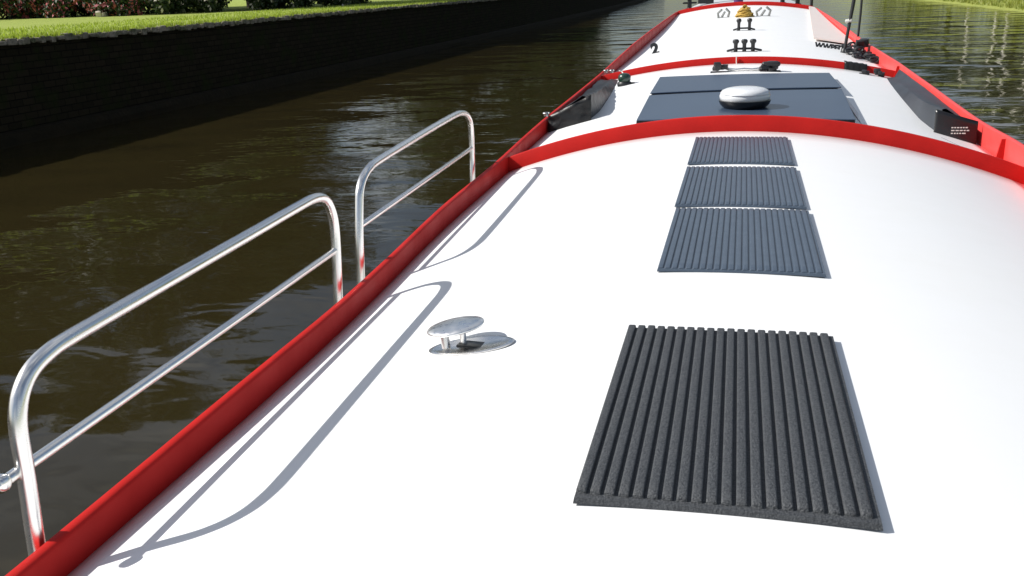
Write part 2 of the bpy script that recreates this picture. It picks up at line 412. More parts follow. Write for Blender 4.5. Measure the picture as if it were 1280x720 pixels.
# ------------------------------------------------------------------ pop-up oval deck fitting on the near roof
df=empty('mooring_button',(-.95,3.07,roofz(-.95,3.07)))
tilt=Matrix.Rotation(math.atan(.18*.95)*-1,3,'Y')
base=MB().lathe([(.002,.0015),(.995,.0015),(1.0,.004),(.95,.007),(.86,.0065),(.80,.0035),(.01,.003)],(0,0,0),56,.172,.088,tilt@Matrix.Rotation(-.06,3,'Z')).build('base_plate',M['steel'],df,ang=60)
MB().tube([(-.095,-.01,-.008),(-.105,-.0,.056)],.017,18,False).build('post',M['steel'],df)
MB().box((.0,.0,.006),(.10,.06,.012),Matrix.Rotation(-.1,3,'Z'),.006).build('black_block',M['black'],df)  # flat black block added as the shade and dark reflection under the cap
MB().tube([(-.03,.005,-.004),(-.035,.01,.060)],.013,16,False).build('post',M['steel'],df)
MB().lathe([(.01,.058),(.90,.058),(.99,.062),(1.0,.067),(.96,.072),(.80,.0765),(.4,.080),(.01,.081)],(-.055,.03,0),56,.112,.100,tilt@Matrix.Rotation(.12,3,'Z')).build('cap',M['brushed'],df,ang=60)
tag(df,'polished oval steel mooring button with raised cap on the roof left of the mats','mooring button')

# ------------------------------------------------------------------ dark hatch with two lids
hatch=empty('hatch',(0,10.1,.0)); hatch.location=(0,0,0)
def slab(name,quad,zt,zb,material,parent,crown=.012,bev=.006):
    nx=14; v=[];f=[]
    (ax,ay),(bx,by),(cx_,cy),(dx,dy)=quad   # nl nr fr fl
    for lev in (0,1):
        for j in range(5):
            for i in range(nx+1):
                s=i/nx; t=j/4
                x=(ax+(bx-ax)*s)*(1-t)+(dx+(cx_-dx)*s)*t; y=(ay+(by-ay)*s)*(1-t)+(dy+(cy-dy)*s)*t
                z=(zt+crown*(1-(2*s-1)**2)) if lev else zb
                v.append((x,y,z))
    o=(nx+1)*5
    for j in range(4):
        for i in range(nx):
            q=j*(nx+1)+i; f.append([o+q,o+q+1,o+q+nx+2,o+q+nx+1]); f.append([q,q+nx+1,q+nx+2,q+1])
    per=[i for i in range(nx+1)]+[j*(nx+1)+nx for j in range(1,5)]+[4*(nx+1)+i for i in range(nx-1,-1,-1)]+[j*(nx+1) for j in range(3,0,-1)]
    for k in range(len(per)):
        a=per[k]; b=per[(k+1)%len(per)]; f.append([a,b,o+b,o+a])
    ob=link(name,v,f,material,parent,False)
    m=ob.modifiers.new('bev','BEVEL'); m.width=bev; m.segments=2; m.angle_limit=math.radians(40)
    return ob
slab('hatch_frame',[(-.900,8.235),(.932,8.195),(1.040,12.16),(-1.012,12.03)],.044,-.12,M['black'],hatch)
slab('hatch_lid',[(-.897,8.22),(.935,8.18),(1.033,10.46),(-.966,10.12)],.054,.046,M['hatch'],hatch)
slab('hatch_lid',[(-.972,10.26),(1.040,10.60),(1.047,12.22),(-1.02,12.07)],.062,.050,M['hatch'],hatch)
P_(hatch)
hatch['label']='dark blue-grey two-lid hatch between the first and second red coamings'
# clear side screen leaning along the right edge of the hatch
vv=[(1.03,8.1,-.055),(1.02,11.3,.04),(1.13,11.3,roofz(1.13,11.3)+.003),(1.13,8.1,roofz(1.13,8.1)+.003)]
vv+=[(a-.004,b,c-.006) for a,b,c in vv]
P_(link('drip_flap',vv,[[0,1,2,3],[7,6,5,4],[0,4,5,1],[1,5,6,2],[2,6,7,3],[3,7,4,0]],M['offwhite']))

vent=empty('roof_ventilator',(.03,8.93,.060))
MB().lathe([(.165,0),(.18,.003),(.205,.022),(.226,.052),(.236,.080),(.238,.092),(.225,.094),(.16,.095)],(0,0,0),48).build('vent_base',M['black'],vent)
MB().lathe([(.16,.050),(.200,.052),(.213,.062),(.226,.085),(.232,.110),(.230,.128),(.224,.140),(.222,.142)],(0,0,0),48).build('vent_collar',M['cap'],vent).location=(0,.012,.016)
MB().lathe([(.219,.150),(.219,.158),(.225,.162),(.222,.176),(.206,.198),(.172,.216),(.12,.228),(.06,.233),(.004,.234)],(0,0,0),48).build('vent_cap',M['cap'],vent)
vent.scale=(1,1,.84)
tag(vent,'round white ventilator dome with a dark bowl-shaped base standing on the dark hatch','ventilator')

# paired hinge blocks with a steel bar behind the hatch
hb=empty('hatch_catch',(.02,12.62,.05))
def lump(mb,c,s,seed,n=5,r=.05):
    q=random.Random(seed)
    for _ in range(n):
        p=(c[0]+q.uniform(-s[0],s[0]),c[1]+q.uniform(-s[1],s[1]),c[2]+q.uniform(0,s[2]))
        mb.box(p,(r*q.uniform(.8,1.6),r*q.uniform(.8,1.6),r*q.uniform(.6,1.2)),Matrix.Rotation(q.uniform(-.5,.5),3,'Z')@Matrix.Rotation(q.uniform(-.3,.3),3,'X'),.008)
    return mb
a=lump(MB(),(-.31,0,.03),(.07,.05,.07),3,6,.07).box((-.31,0,.0),(.24,.16,.03),bev=.008); a.tube([(-.37,-.02,.07),(-.25,-.02,.075)],.03,12)
a.build('black_block',M['iron'],hb)
a=lump(MB(),(.33,0,.03),(.08,.05,.08),5,7,.07).box((.33,0,.0),(.26,.16,.03),bev=.008); a.tube([(.25,-.03,.10),(.42,-.03,.10)],.034,12)
a.build('black_block',M['iron'],hb)
MB().tube([(-.22,0,.05),(-.1,-.02,.035),(0,-.03,.045),(.1,-.02,.035),(.24,0,.05)],.016,12).box((0,.04,.02),(.42,.07,.05),bev=.01).build('steel_bar',M['steel'],hb)
tag(hb,'pair of black hinge blocks joined by a steel bar, just behind the dark hatch','hatch catch')

# ------------------------------------------------------------------ long side boards between roof and rim
def side_board(side, material, endmat, label, x_in, x_out, wr, y0, ch):
    # loft: inner foot, inner top, crest, outer top, outer foot
    st=[]
    ys=frange(y0+.02,13.45,26)
    root=empty('side_board',(side*1.8,y0,roofz(1.8,y0)))
    o=root.location; v=[];f=[]
    for y in ys:
        t=(y-y0-.02)/(13.43-y0)
        xi=interp(x_in,y); xo=interp(x_out,y); zr=roofz(xi,y); zo=roofz(xo,y)
        crest=zr+ ch*(1-t)**1.1+.03 ; top=interp(TR if side>0 else TL,y)-.03
        lean=.02+.10*t
        k=.06*(1-min(1,t*6))   # rounded near corner
        pts=[(xi+k,zr+.004),(xi+k*.9+lean*.5,(zr+crest)/2+.01),(xi+k+lean,crest),(xi+k+lean+.03,crest+.004),((xi+xo)/2+.05,(crest*.6+top*.4)-.02),(xo-.012,max(top,zr+.02)-.01),(xo-.010,zo+.01)]
        for i,(x,z) in enumerate(pts):
            dx=wr*noise.noise(Vector((x*6,y*3.3,z*5)))*.5; dz=wr*noise.noise(Vector((y*4.1,x*7,3)))
            if i in (0,6): dx=dz=0
            v.append((side*(x+dx)-o.x,y-o.y,z+dz-o.z))
    n=7
    for j in range(len(ys)-1):
        for k in range(n-1):
            a=j*n+k; f.append([a,a+1,a+n+1,a+n])
    f.append([len(v)-n+k for k in range(n)])
    b=link('board_shell',v,f,material,root,True,autosmooth=45)
    # end plate facing the camera
    e=[v[k] for k in range(n)]
    ev=[];ef=[]
    m=14
    # rectangular plate: from inner foot to rim, 22 cm tall, gently wrinkled
    xi=interp(x_in,y0)+.02; xo=interp(x_out,y0)-.012
    for j in range(7):
        for i in range(m+1):
            s=i/m; t=j/6; x=xi+(xo-xi)*s
            zb=roofz(x,y0)+.006; zt=(roofz(xi,y0)+ch+.04)*(1-s)+(interp(TR if side>0 else TL,y0)+.03)*s
            z=zb+(zt-zb)*t
            dy=wr*.9*noise.noise(Vector((x*9,z*12,side)))-.03*math.sin(s*math.pi)*.6
            ev.append((side*x-o.x,y0+.005+dy-o.y,z-o.z))
    for j in range(6):
        for i in range(m):
            q=j*(m+1)+i; ef.append([q,q+1,q+m+2,q+m+1])
    ep=link('end_plate',ev,ef,endmat,root,True); md=ep.modifiers.new('t','SOLIDIFY'); md.thickness=.012; md.offset=0
    tag(root,label,'side board','dark boards stowed along both side rims')
    return root
sb_l=side_board(-1,M['tarp'],M['tarp'],'long black wrinkled tarpaulin-covered board lying against the left red rim',[(8.9,1.50),(9.9,1.50),(13.45,1.68)],[(8.9,1.99),(13.5,1.99)],.030,9.6,.25)
sb_r=side_board(1,M['slate'],M['black'],'long smooth slate-grey board with a black end, lying against the right red rim',[(8.9,1.70),(9.4,1.70),(13.45,1.84)],[(8.9,2.10),(11.7,2.07),(13.5,2.05)],.004,9.1,.20)
# tiny printed white lines on the black end
mk=MB(); q=random.Random(4)
for r_ in range(3):
    x=-.0
    xx=.06
    while xx<.19:
        w=q.uniform(.012,.03); mk.box((xx+w/2,-.036,.10-r_*.026),(w,.002,.010)); xx+=w+.008
mk.build('printed_lines',M['cord'],sb_r,False)

# black hose loop from under the right board
hose=MB().tube(catmull([(1.74,8.86,roofz(1.74,8.86)+.018),(1.84,8.66,roofz(1.84,8.66)+.018),(1.97,8.5,roofz(1.97,8.5)+.018),(2.02,8.3,roofz(2.02,8.3)+.018)]),.014,10).build('hose',M['black'])
tag(hose,'short black hose curling out from under the black end of the right board','hose')

# green lamp and steel wire at the left end of the second coaming
gl=empty('navigation_lamp',(-1.53,12.55,roofz(-1.53,12.55)))
MB().lathe([(.09,0),(.095,.02),(.10,.05),(.085,.075),(.06,.08)],(0,0,0),20).build('lamp_base',M['iron'],gl)
MB().lathe([(.07,.075),(.085,.10),(.085,.15),(.06,.18),(.02,.19)],(0,0,0),20).build('lamp_glass',M['green'],gl)
MB().box((.11,-.02,.05),(.06,.05,.04),bev=.008).build('lamp_bracket',M['iron'],gl)
tag(gl,'small dark green lamp on the roof beside the black tarpaulin-covered board','lamp')
cord=MB().tube(catmull([(-1.74,13.66,.01),(-1.68,13.60,-.03),(-1.69,13.1,-.14),(-1.74,12.6,-.16),(-1.78,12.0,-.20)]),.008,8).build('rope',M['cord'])
tag(cord,'thin pale rope hanging from the left end of the second coaming over the black board','rope')
cord=MB().tube([(-.09,13.685,.17),(-.088,13.69,.10),(-.085,13.66,.055),(-.10,13.4,.045)],.007,8).build('rope',M['cord'])
tag(cord,'thin white cord hanging over the middle of the second red coaming','rope')
# shackles on the left rim
def shackle(x,y,z,label):
    r=empty('shackle',(x,y,z))
    MB().tube([(.0+.03*math.cos(t),.03*math.sin(t),.02) for t in [i*math.pi/6 for i in range(10)]],.012,10).build('bow',M['dullsteel'],r)
    MB().lathe([(.006,-.012),(.028,-.01),(.03,.004),(.018,.03),(.004,.034)],(0,0,0),14).build('pin',M['dullsteel'],r)
    tag(r,label,'shackle','steel shackles on the left rim')
shackle(-2.0,9.62,-.085,'steel shackle on the left red rim at the near end of the black board')
shackle(-1.93,13.62,.0,'steel shackle nearer the water at the left end of the second red coaming')
shackle(-1.84,13.60,.0,'steel shackle farther from the water, beside its twin at the second red coaming')

# ------------------------------------------------------------------ fittings on the forward roof
def bollard_pair(x,y,heads,w,h,label,horns=True):
    r=empty('bollard',(x,y,roofz(x,y)))
    MB().box((0,0,.015),(w,.18,.03),bev=.008).build('base_plate',M['iron'],r)
    mb=MB()
    for i in range(heads):
        px=-w*.32+w*.64*i/(heads-1) if heads>1 else 0
        mb.lathe([(.032,.02),(.03,h*.55),(.034,h*.7),(.05,h*.78),(.052,h*.9),(.035,h),(.004,h*1.02)],(px,0,0),18)
        r_=mb
    mb.build('bollard_head',M['iron'],r)
    if horns:
        MB().tube([(-w*.62,0,.045),(-w*.3,0,.075),(w*.3,0,.075),(w*.62,0,.045)],.018,10).build('horn',M['iron'],r)
    tag(r,label,'bollard'); return r
bollard_pair(.015,15.7,3,.42,.22,'black iron three-headed bollard with side horns just beyond the second red coaming')
bollard_pair(.0,20.6,2,.34,.27,'black iron twin-headed bollard in the middle of the forward roof, below the yellow rope')
# yellow coiled rope
yr=MB(); q=random.Random(11); path=[]
for i in range(260):
    a=i*.42; lvl=i/260; rad=(.25-.15*lvl)*(1+.16*math.sin(i*.7)); path.append((rad*math.cos(a),rad*math.sin(a)*.8,.02+.27*lvl+.022*math.sin(i*1.3)+.02*math.sin(i*.37)))
yr.tube(path,.020,7)
yr.tube([(.05*math.cos(a),.03,.29+.05*math.sin(a)+.02) for a in [k*.6 for k in range(11)]],.02,7)
o=yr.build('rope_coil',M['gold']); o.location=(.0,25.0,roofz(0,25)); o.scale=(.88,.9,.88); tag(o,'heaped coil of yellow rope near the bow end of the white roof','rope coil')
def fairlead(x,y,label,m='grey',s=1):
    r=empty('fairlead',(x,y,roofz(x,y)))
    MB().box((0,0,.02),(.30*s,.14,.035),bev=.01).build('base_plate',M[m],r)
    MB().tube([(-.12*s,0,.04),(-.14*s,0,.14),(-.05*s,0,.22)],.03,8).tube([(.12*s,0,.04),(.15*s,0,.16),(.07*s,0,.24)],.03,8).tube([(-.04*s,0,.04),(.03*s,0,.16)],.028,8).build('roller_horn',M[m],r)
    tag(r,label,'fairlead','grey fairleads either side of the yellow rope')
fairlead(-.53,25.2,'grey fairlead left of the yellow rope coil')
fairlead(.46,25.3,'grey fairlead right of the yellow rope coil',s=1.2)

# painted / mounted digits
def text_obj(name,s,size,loc,rot,material,ext=.004,sx=1,sy=1,off=.009):
    cu=bpy.data.curves.new(name,'FONT'); cu.body=s; cu.size=size; cu.extrude=ext; cu.align_x='CENTER'; cu.offset=off
    t=bpy.data.objects.new(name,cu); COL.objects.link(t)
    dg=bpy.context.evaluated_depsgraph_get(); me=bpy.data.meshes.new_from_object(t.evaluated_get(dg))
    bpy.data.objects.remove(t); me.materials.clear(); me.materials.append(material)
    o=bpy.data.objects.new(name,me); COL.objects.link(o); o.location=loc; o.rotation_euler=rot; o.scale=(sx,sy,1); return o
t=text_obj('number_plate','2',.27,(-1.545,17.3,roofz(-1.545,17.3)+.012),(math.radians(80),math.radians(-9),0),M['iron'],.008,off=.017)
tag(t,'black upright number 2 standing on the left side of the forward roof','number sign')
t=text_obj('lettering','WWPEJTh',.125,(1.48,17.25,roofz(1.48,17.25)+.012),(math.radians(80),math.radians(9),0),M['iron'],.003,1.0,1)
tag(t,'row of small black letters at the near edge of the cream gangway board','lettering')

# cream gangway board with red end strip, right side of the forward roof
gb=empty('gangway_board',(1.65,18.5,0))
ys=frange(0,11.2,30); v=[];f=[]
for y in ys:
    t=y/11.2; xa=1.26+(1.84-1.26)*t-1.65; xb=(2.0)-1.65
    for x in (xa,xb):
        for dz in (0,.03): v.append((x,y,roofz(x+1.65,18.5+y)+.07+dz+.03*t))
for j in range(len(ys)-1):
    a=j*4
    f+= [[a+1,a+3,a+7,a+5],[a,a+4,a+6,a+2],[a,a+1,a+5,a+4],[a+2,a+6,a+7,a+3]]
f+=[[0,2,3,1],[len(v)-4,len(v)-3,len(v)-1,len(v)-2]]
link('board',v,f,M['cream'],gb,False)
v=[(x-1.65+dx,y,roofz(x,18.5)+.1032) for x,dx,y in ((1.30,0,.25),(2.0,0,.25),(2.0,0,.75),(1.33,0,.75))]
link('red_stripe',v,[[0,1,2,3]],M['coral'],gb,False)
v=[(a,-.004,b) for a,b in ((-.352,roofz(1.3,19.6)+.03),(.352,roofz(2.0,19.6)+.03),(.352,roofz(2.0,19.6)+.10),(-.352,roofz(1.3,19.6)+.10))]
tag(gb,'long cream board with a red stripe, lying on the right of the forward roof','gangway')

# black poles at the right rim
pole=empty('pole',(1.64,16.7,roofz(1.64,16.7)))
MB().tube([(0,0,0),(.035,0,.35),(.09,.0,.8),(.14,0,1.3),(.18,0,1.75)],[.026,.026,.030,.032,.032],14).build('shaft',M['iron'],pole)
MB().lathe([(.06,0),(.065,.03),(.045,.09),(.03,.11)],(0,0,0),16).build('foot',M['iron'],pole)
lump(MB(),(.05,0,.52),(.03,.02,.06),8,4,.05).build('white_lashing',M['cord'],pole)
tag(pole,'slanting black pole with a white lashing beside the cream board','pole')
pole=empty('pole',(2.07,18.8,.12))
MB().tube([(0,0,-.1),(.02,0,.4),(.03,0,1.6)],.022,12).build('shaft',M['iron'],pole)
tag(pole,'upright black pole standing on the right rim just behind the slanting pole','pole')
pole=empty('pole',(1.94,30.2,roofz(1.94,30.2)))
MB().tube([(0,0,0),(0,0,.3),(.04,0,1.2)],.045,12).build('shaft',M['iron'],pole)
tag(pole,'thin black pole at the right end of the farthest red coaming','pole')

# heap of black chain by the right rim
ch=MB(); q=random.Random(21)
for i in range(60):
    cx=q.uniform(-.16,.22); cy=q.uniform(-1.0,1.2); z=q.uniform(.01,.13)*(1-abs(cx)/.5)
    rt=Matrix.Rotation(q.uniform(0,3.1),3,'Z')@Matrix.Rotation(q.uniform(-1.2,1.2),3,'X')
    ch.tube([tuple(rt@Vector((.07*math.cos(a),.045*math.sin(a),0))+Vector((cx,cy,z-.09*((cx+1.8)**2-1.8**2)))) for a in [k*.7 for k in range(10)]],.017,6)
o=ch.build('chain_heap',M['iron']); o.location=(1.86,16.6,roofz(1.86,16.6)+.02); tag(o,'heap of black chain on the roof behind the right end of the second red coaming','chain')
# thin dark sheet added over the coaming where it turns dark
v=[];f=[]
for j in range(12):
    for i in range(13):
        x=1.36+.30*i/12; t=j/11
        zt=roofz(x,13.7)+.128
        if t<.7: y=13.690-.012*abs(math.sin(i*1.1)); z=zt-.115*(1-t/.7)+ (0.006 if t>.6 else 0)
        else: y=13.69+(t-.7)/.3*.12; z=zt+.008
        v.append((x,y,z+.004*math.sin(i*2.1)))
for j in range(11):
    for i in range(12):
        q_=j*13+i; f.append([q_,q_+1,q_+14,q_+13])
o=link('dark_sheet',v,f,M['tarp'],None,True); md=o.modifiers.new('t','SOLIDIFY'); md.thickness=.006
tag(o,'dark sheet laid over the right part of the second red coaming','dark_sheet')
o=lump(MB(),(0,0,.03),(.16,.06,.06),31,8,.055).build('deck_clamp',M['iron']); o.location=(1.72,13.45,roofz(1.72,13.45)); tag(o,'cluster of small black clamps at the far end of the slate-grey board','clamp')
o=lump(MB(),(0,0,.03),(.05,.10,.08),41,7,.09).build('deck_clamp',M['iron']); o.location=(1.94,16.9,.04); tag(o,'dark lump of fittings pressed against the right rim beside the chain heap','clamp')

# things on the bow deck
def windlass(x,y,z,label):
    r=empty('windlass',(x,y,z))
    MB().box((0,0,.1),(.5,.3,.2),bev=.03).build('bed',M['iron'],r)
    MB().tube([(-.42,0,.32),(.42,0,.32)],.13,18).build('drum',M['black'],r)
    MB().lathe([(.05,0),(.2,.02),(.21,.06),(.05,.09)],(.46,0,.32),20,rot=None).build('gear',M['iron'],r)
    MB().tube([(.3,-.05,.3),(.38,-.1,.75),(.30,-.12,.95)],.035,10).build('crank',M['iron'],r)
    tag(r,label,'windlass')
windlass(-1.25,32.3,roofz(1.25,32.3)+.05,'black windlass on the bow deck beyond the left end of the farthest red coaming')
def bow_bollard(x,y,label,h=.4):
    r=empty('bollard',(x,y,roofz(x,y)))
    MB().lathe([(.12,0),(.12,.03),(.07,.05),(.065,h*.7),(.12,h*.8),(.12,h*.92),(.06,h),(.01,h)],(0,0,0),18).build('post',M['black'],r)
    MB().tube([(-.2,0,h*.5),(.2,0,h*.5)],.03,10).build('cross_pin',M['black'],r)
    tag(r,label,'bollard','bollards on the bow deck')
bow_bollard(-1.75,31.8,'black bow bollard left of the windlass')
bow_bollard(1.15,31.6,'black bow bollard beyond the right part of the farthest red coaming, nearer the centre',.62)
bow_bollard(1.62,31.8,'black bow bollard next to the thin pole at the far right corner',.55)
o=MB().lathe([(.13,0),(.14,.02),(.15,.28),(.14,.31),(.05,.33)],(0,0,0),20).build('bucket',M['purple']); o.location=(-.2,31.0,roofz(.2,31)+.0); tag(o,'purple bucket beyond the middle of the farthest red coaming','bucket')

# ------------------------------------------------------------------ water, banks
def quad_sheet(name,x0,x1,y0,y1,z,material):
    return link(name,[(x0,y0,z),(x1,y0,z),(x1,y1,z),(x0,y1,z)],[[0,1,2,3]],material)
tag(quad_sheet('water',-60,60,-80,600,ZW,M['water']),kind='structure')
tag(quad_sheet('ground',-1500,1500,-1500,3000,ZW-1.5,M['rough_grass']),kind='structure')

def bankz(y): return interp([(-60,.5),(25,.5),(45,.57),(80,.62),(600,.7)],y)
# lawn on the left
def height_sheet(name,xs,ys,zf,material,shift=lambda y:0):
    v=[];f=[];n=len(xs)
    for y in ys:
        for x in xs: v.append((x+shift(y),y,zf(x,y)))
    for j in range(len(ys)-1):
        for i in range(n-1):
            q=j*n+i; f.append([q,q+1,q+n+1,q+n])
    return link(name,v,f,material,None,True)
def wx(y): return -17.05-.0*y-.00013*max(0,y-40)**2*.9
xs=[-17.3-.5*i for i in range(20)]+[-28-3*i for i in range(14)]+[-80,-140,-300,-900]
ys=frange(-80,120,100)+frange(130,600,20)
tag(height_sheet('lawn',[x+17.05 for x in xs],ys,lambda x,y: bankz(y)-.02+.02*noise.noise(Vector((x*.6,y*.6,0)))+.012*max(0,-x-1)*(1 if y<150 else 1)*.3, M['lawn'],wx),kind='structure')
qw=empty('quay_wall',(-17.05,0,ZW))
v=[];f=[]; ys=frange(-80,400,240)
for y in ys:
    x=wx(y)+17.05
    for dx,z in ((.0,.0),(-.03,.9),(-.05,bankz(y)-ZW-.10),(-.5,bankz(y)-ZW-.10),(-.5,-1.2),(.0,-1.2)): v.append((x+dx+.012*noise.noise(Vector((y*.7,z*2,0))),y,z))
n=6
for j in range(len(ys)-1):
    for k in range(n):
        a=j*n+k; b=j*n+(k+1)%n; f.append([a,b,b+n,a+n])
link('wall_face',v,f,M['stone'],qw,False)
v=[];f=[]
for y in ys:
    x=wx(y)+17.05
    for dx,z in ((.003,-.5),(.30,-.5),(.28,.16),(.20,.30),(.003,.33)): v.append((x+dx+.03*noise.noise(Vector((y*.5,z*3,5))),y,z))
n=5
for j in range(len(ys)-1):
    for k in range(n):
        a=j*n+k; b=j*n+(k+1)%n; f.append([a,b,b+n,a+n])
link('footing',v,f,M['footing'],qw,True,autosmooth=30)
# rough coping stones, one strip of many stones
cp=MB(); q=random.Random(5); y=-5.
while y<130:
    L=q.uniform(.14,.36) if y<70 else 1.2
    cp.box((wx(y)+17.05-.17+q.uniform(-.04,.04),y+L/2,bankz(y)-ZW-.04+q.uniform(-.02,.03)),(.46+q.uniform(-.09,.09),L*.93,.13+q.uniform(-.04,.05)),Matrix.Rotation(q.uniform(-.06,.06),3,'Z')@Matrix.Rotation(q.uniform(-.05,.05),3,'X'),.03)
    y+=L
cp.build('coping',M['coping'],qw,False)
tag(qw,'dark shaded mossy masonry quay wall along the left side of the canal','wall')

# right bank: rough grass slope
xs=[19.6,20.2,21,22,23.5,26,30,40,60,120,300,900]
def rz(x,y):
    return interp([(19.6,ZW-.25),(20.2,ZW+.12),(22,-1.0),(23.5,-.4),(26,.1),(30,.5),(900,.8)],x)+.12*noise.noise(Vector((x*.5,y*.3,2)))*(0 if x<20 else 1)
tag(height_sheet('right_bank',xs,frange(-80,200,140)+frange(215,600,18),rz,M['rough_grass'],lambda y:0),kind='structure')
# far end of the canal
tag(height_sheet('far_bank',[-60,-30,0,30,60],[420,424,440,600],lambda x,y: {420:ZW-.2,424:ZW+.6,440:.6,600:1.}[y],M['rough_grass']),kind='structure')

# grass: blades along the two bank edges
def blades(name,pts,material,h0,h1,w,label):
    v=[];f=[];q=random.Random(9)
    for (x,y,z) in pts:
        h=q.uniform(h0,h1); a=q.uniform(0,6.28); dx=math.cos(a)*w; dy=math.sin(a)*w; lx=q.uniform(-.5,.5)*h; ly=q.uniform(-.5,.5)*h
        n=len(v); v+= [(x-dx,y-dy,z-.01),(x+dx,y+dy,z-.01),(x+dx*.5+lx*.5,y+dy*.5+ly*.5,z+h*.6),(x+lx,y+ly,z+h)]
        f.append([n,n+1,n+2,n+3])
    o=link(name,v,f,material,None,'leaf'); tag(o,label,'grass',None,'stuff'); return o
q=random.Random(2); pts=[]
for i in range(26000):
    y=18+100*q.random()**1.7; d=.05+q.random()**1.6*9; pts.append((wx(y)-.25-d,y,bankz(y)-.02+.0036*max(0,d-1)))
for i in range(9000):
    y=17+75*q.random()**1.5; pts.append((wx(y)+.06-.46*q.random(),y,bankz(y)+.02+.03*q.random()))
blades('grass',pts,M['blade'],.04,.12,.022,'short bright green grass covering the lawn behind the quay wall')
pts=[]
for i in range(16000):
    y=55+130*q.random(); x=20.2+q.random()**1.3*6; pts.append((x,y,rz(x,y)))
blades('grass',pts,M['blade_dry'],.15,.5,.05,'rough yellow-green grass growing down to the water on the right bank')

# ------------------------------------------------------------------ trees and shrubs
def crown_mesh(name,h,cr,base,n,leaf,seed,mlist,lobes=14,flower=0.,droop=0.,dens=.5):
    q=random.Random(seed); v=[];f=[];mi=[]
    L=[]
    for i in range(lobes):
        a=q.uniform(0,6.28); t=(i+.5)/lobes; z=base+(h-base)*(.12+.80*t); env=math.sin(math.pi*min(1,(.18+.78*t)))**.7
        rr=cr*env*q.uniform(.25,.75); L.append((rr*math.cos(a),rr*math.sin(a),z,cr*q.uniform(.28,.48)*(.6+.5*env)))
    for i in range(n):
        cx,cy,cz,r=L[q.randrange(lobes)]
        d=Vector((q.gauss(0,1),q.gauss(0,1),q.gauss(0,.8))).normalized()*r*(q.random()**dens)
        x,y,z=cx+d.x,cy+d.y,cz+d.z*.85
        if droop: z-=droop*(math.hypot(x,y)/cr)**2*h*.3*q.random()
        z=max(z,base*.5 if base>.5 else .02)
        s=leaf*q.uniform(.5,1.3)
        nrm=(Vector((x,y,(z-(h*.5))*.6)).normalized()+Vector((q.gauss(0,.6),q.gauss(0,.6),q.gauss(0,.6)+.3))).normalized()
        u=nrm.cross(Vector((q.gauss(0,1),q.gauss(0,1),q.gauss(0,1)))).normalized(); w=nrm.cross(u)
        c=Vector((x,y,z)); k=len(v)
        v+= [c-u*s, c-w*s*.45, c+u*s, c+w*s*.5]
        f.append([k,k+1,k+2,k+3]); mi.append(1 if q.random()<flower else 0)
    me=bpy.data.meshes.new(name); me.from_pydata([tuple(p) for p in v],[],f); me.update()
    for m in mlist: me.materials.append(m)
    if len(mlist)>1: me.polygons.foreach_set('material_index',mi)
    return me
def trunk_mesh(name,h,r,seed,material,limbs=7,lean=.03):
    mb=MB(); q=random.Random(seed)
    pts=[(lean*h*math.sin(i*.5)*.3+q.uniform(-.03,.03),lean*h*math.cos(i*.7)*.2,h*i/7*.85) for i in range(8)]
    mb.tube(pts,[r*(1-.11*i)+(.25*r if i==0 else 0) for i in range(8)],9)
    for i in range(limbs):
        z=h*q.uniform(.3,.75); a=q.uniform(0,6.28); l=h*q.uniform(.15,.3); j=min(7,int(z/(h*.85)*7)); p=Vector(pts[j]); p.z=z
        mb.tube([p,p+Vector((math.cos(a)*l*.5,math.sin(a)*l*.5,l*.35)),p+Vector((math.cos(a)*l,math.sin(a)*l,l*.8))],[r*.35,r*.25,r*.1],6)
    me=mb.build(name,material).data; 
    ob=[o for o in COL.objects if o.data==me][0]; bpy.data.objects.remove(ob); return me
TREES={
 'broad':(crown_mesh('broad_crown',24,8.5,2.5,9000,.34,1,[M['leaf_dark']],26),trunk_mesh('broad_trunk',22,.55,1,M['bark'])),
 'mid':(crown_mesh('mid_crown',13,5.0,1.6,5200,.27,2,[M['leaf_dark']],18),trunk_mesh('mid_trunk',12,.3,2,M['bark'])),
 'willow':(crown_mesh('willow_crown',10,5.2,1.5,4500,.24,3,[M['leaf_pale']],15,droop=.8),trunk_mesh('willow_trunk',8,.35,3,M['bark'])),
 'birch':(crown_mesh('birch_crown',15,3.2,6.5,2600,.2,4,[M['leaf']],12,droop=.3),trunk_mesh('birch_trunk',15,.2,4,M['birch'],5)),
}
def plant(kind,name,x,y,z,rz,s,label,cat,group=None):
    cm,tm=TREES[kind]; r=empty(name,(x,y,z),rz); r.scale=(s,s,s)
    for nm,me in (('crown',cm),('trunk',tm)):
        o=bpy.data.objects.new(nm,me); COL.objects.link(o); o.parent=r
    tag(r,label,cat,group); return r
q=random.Random(77)
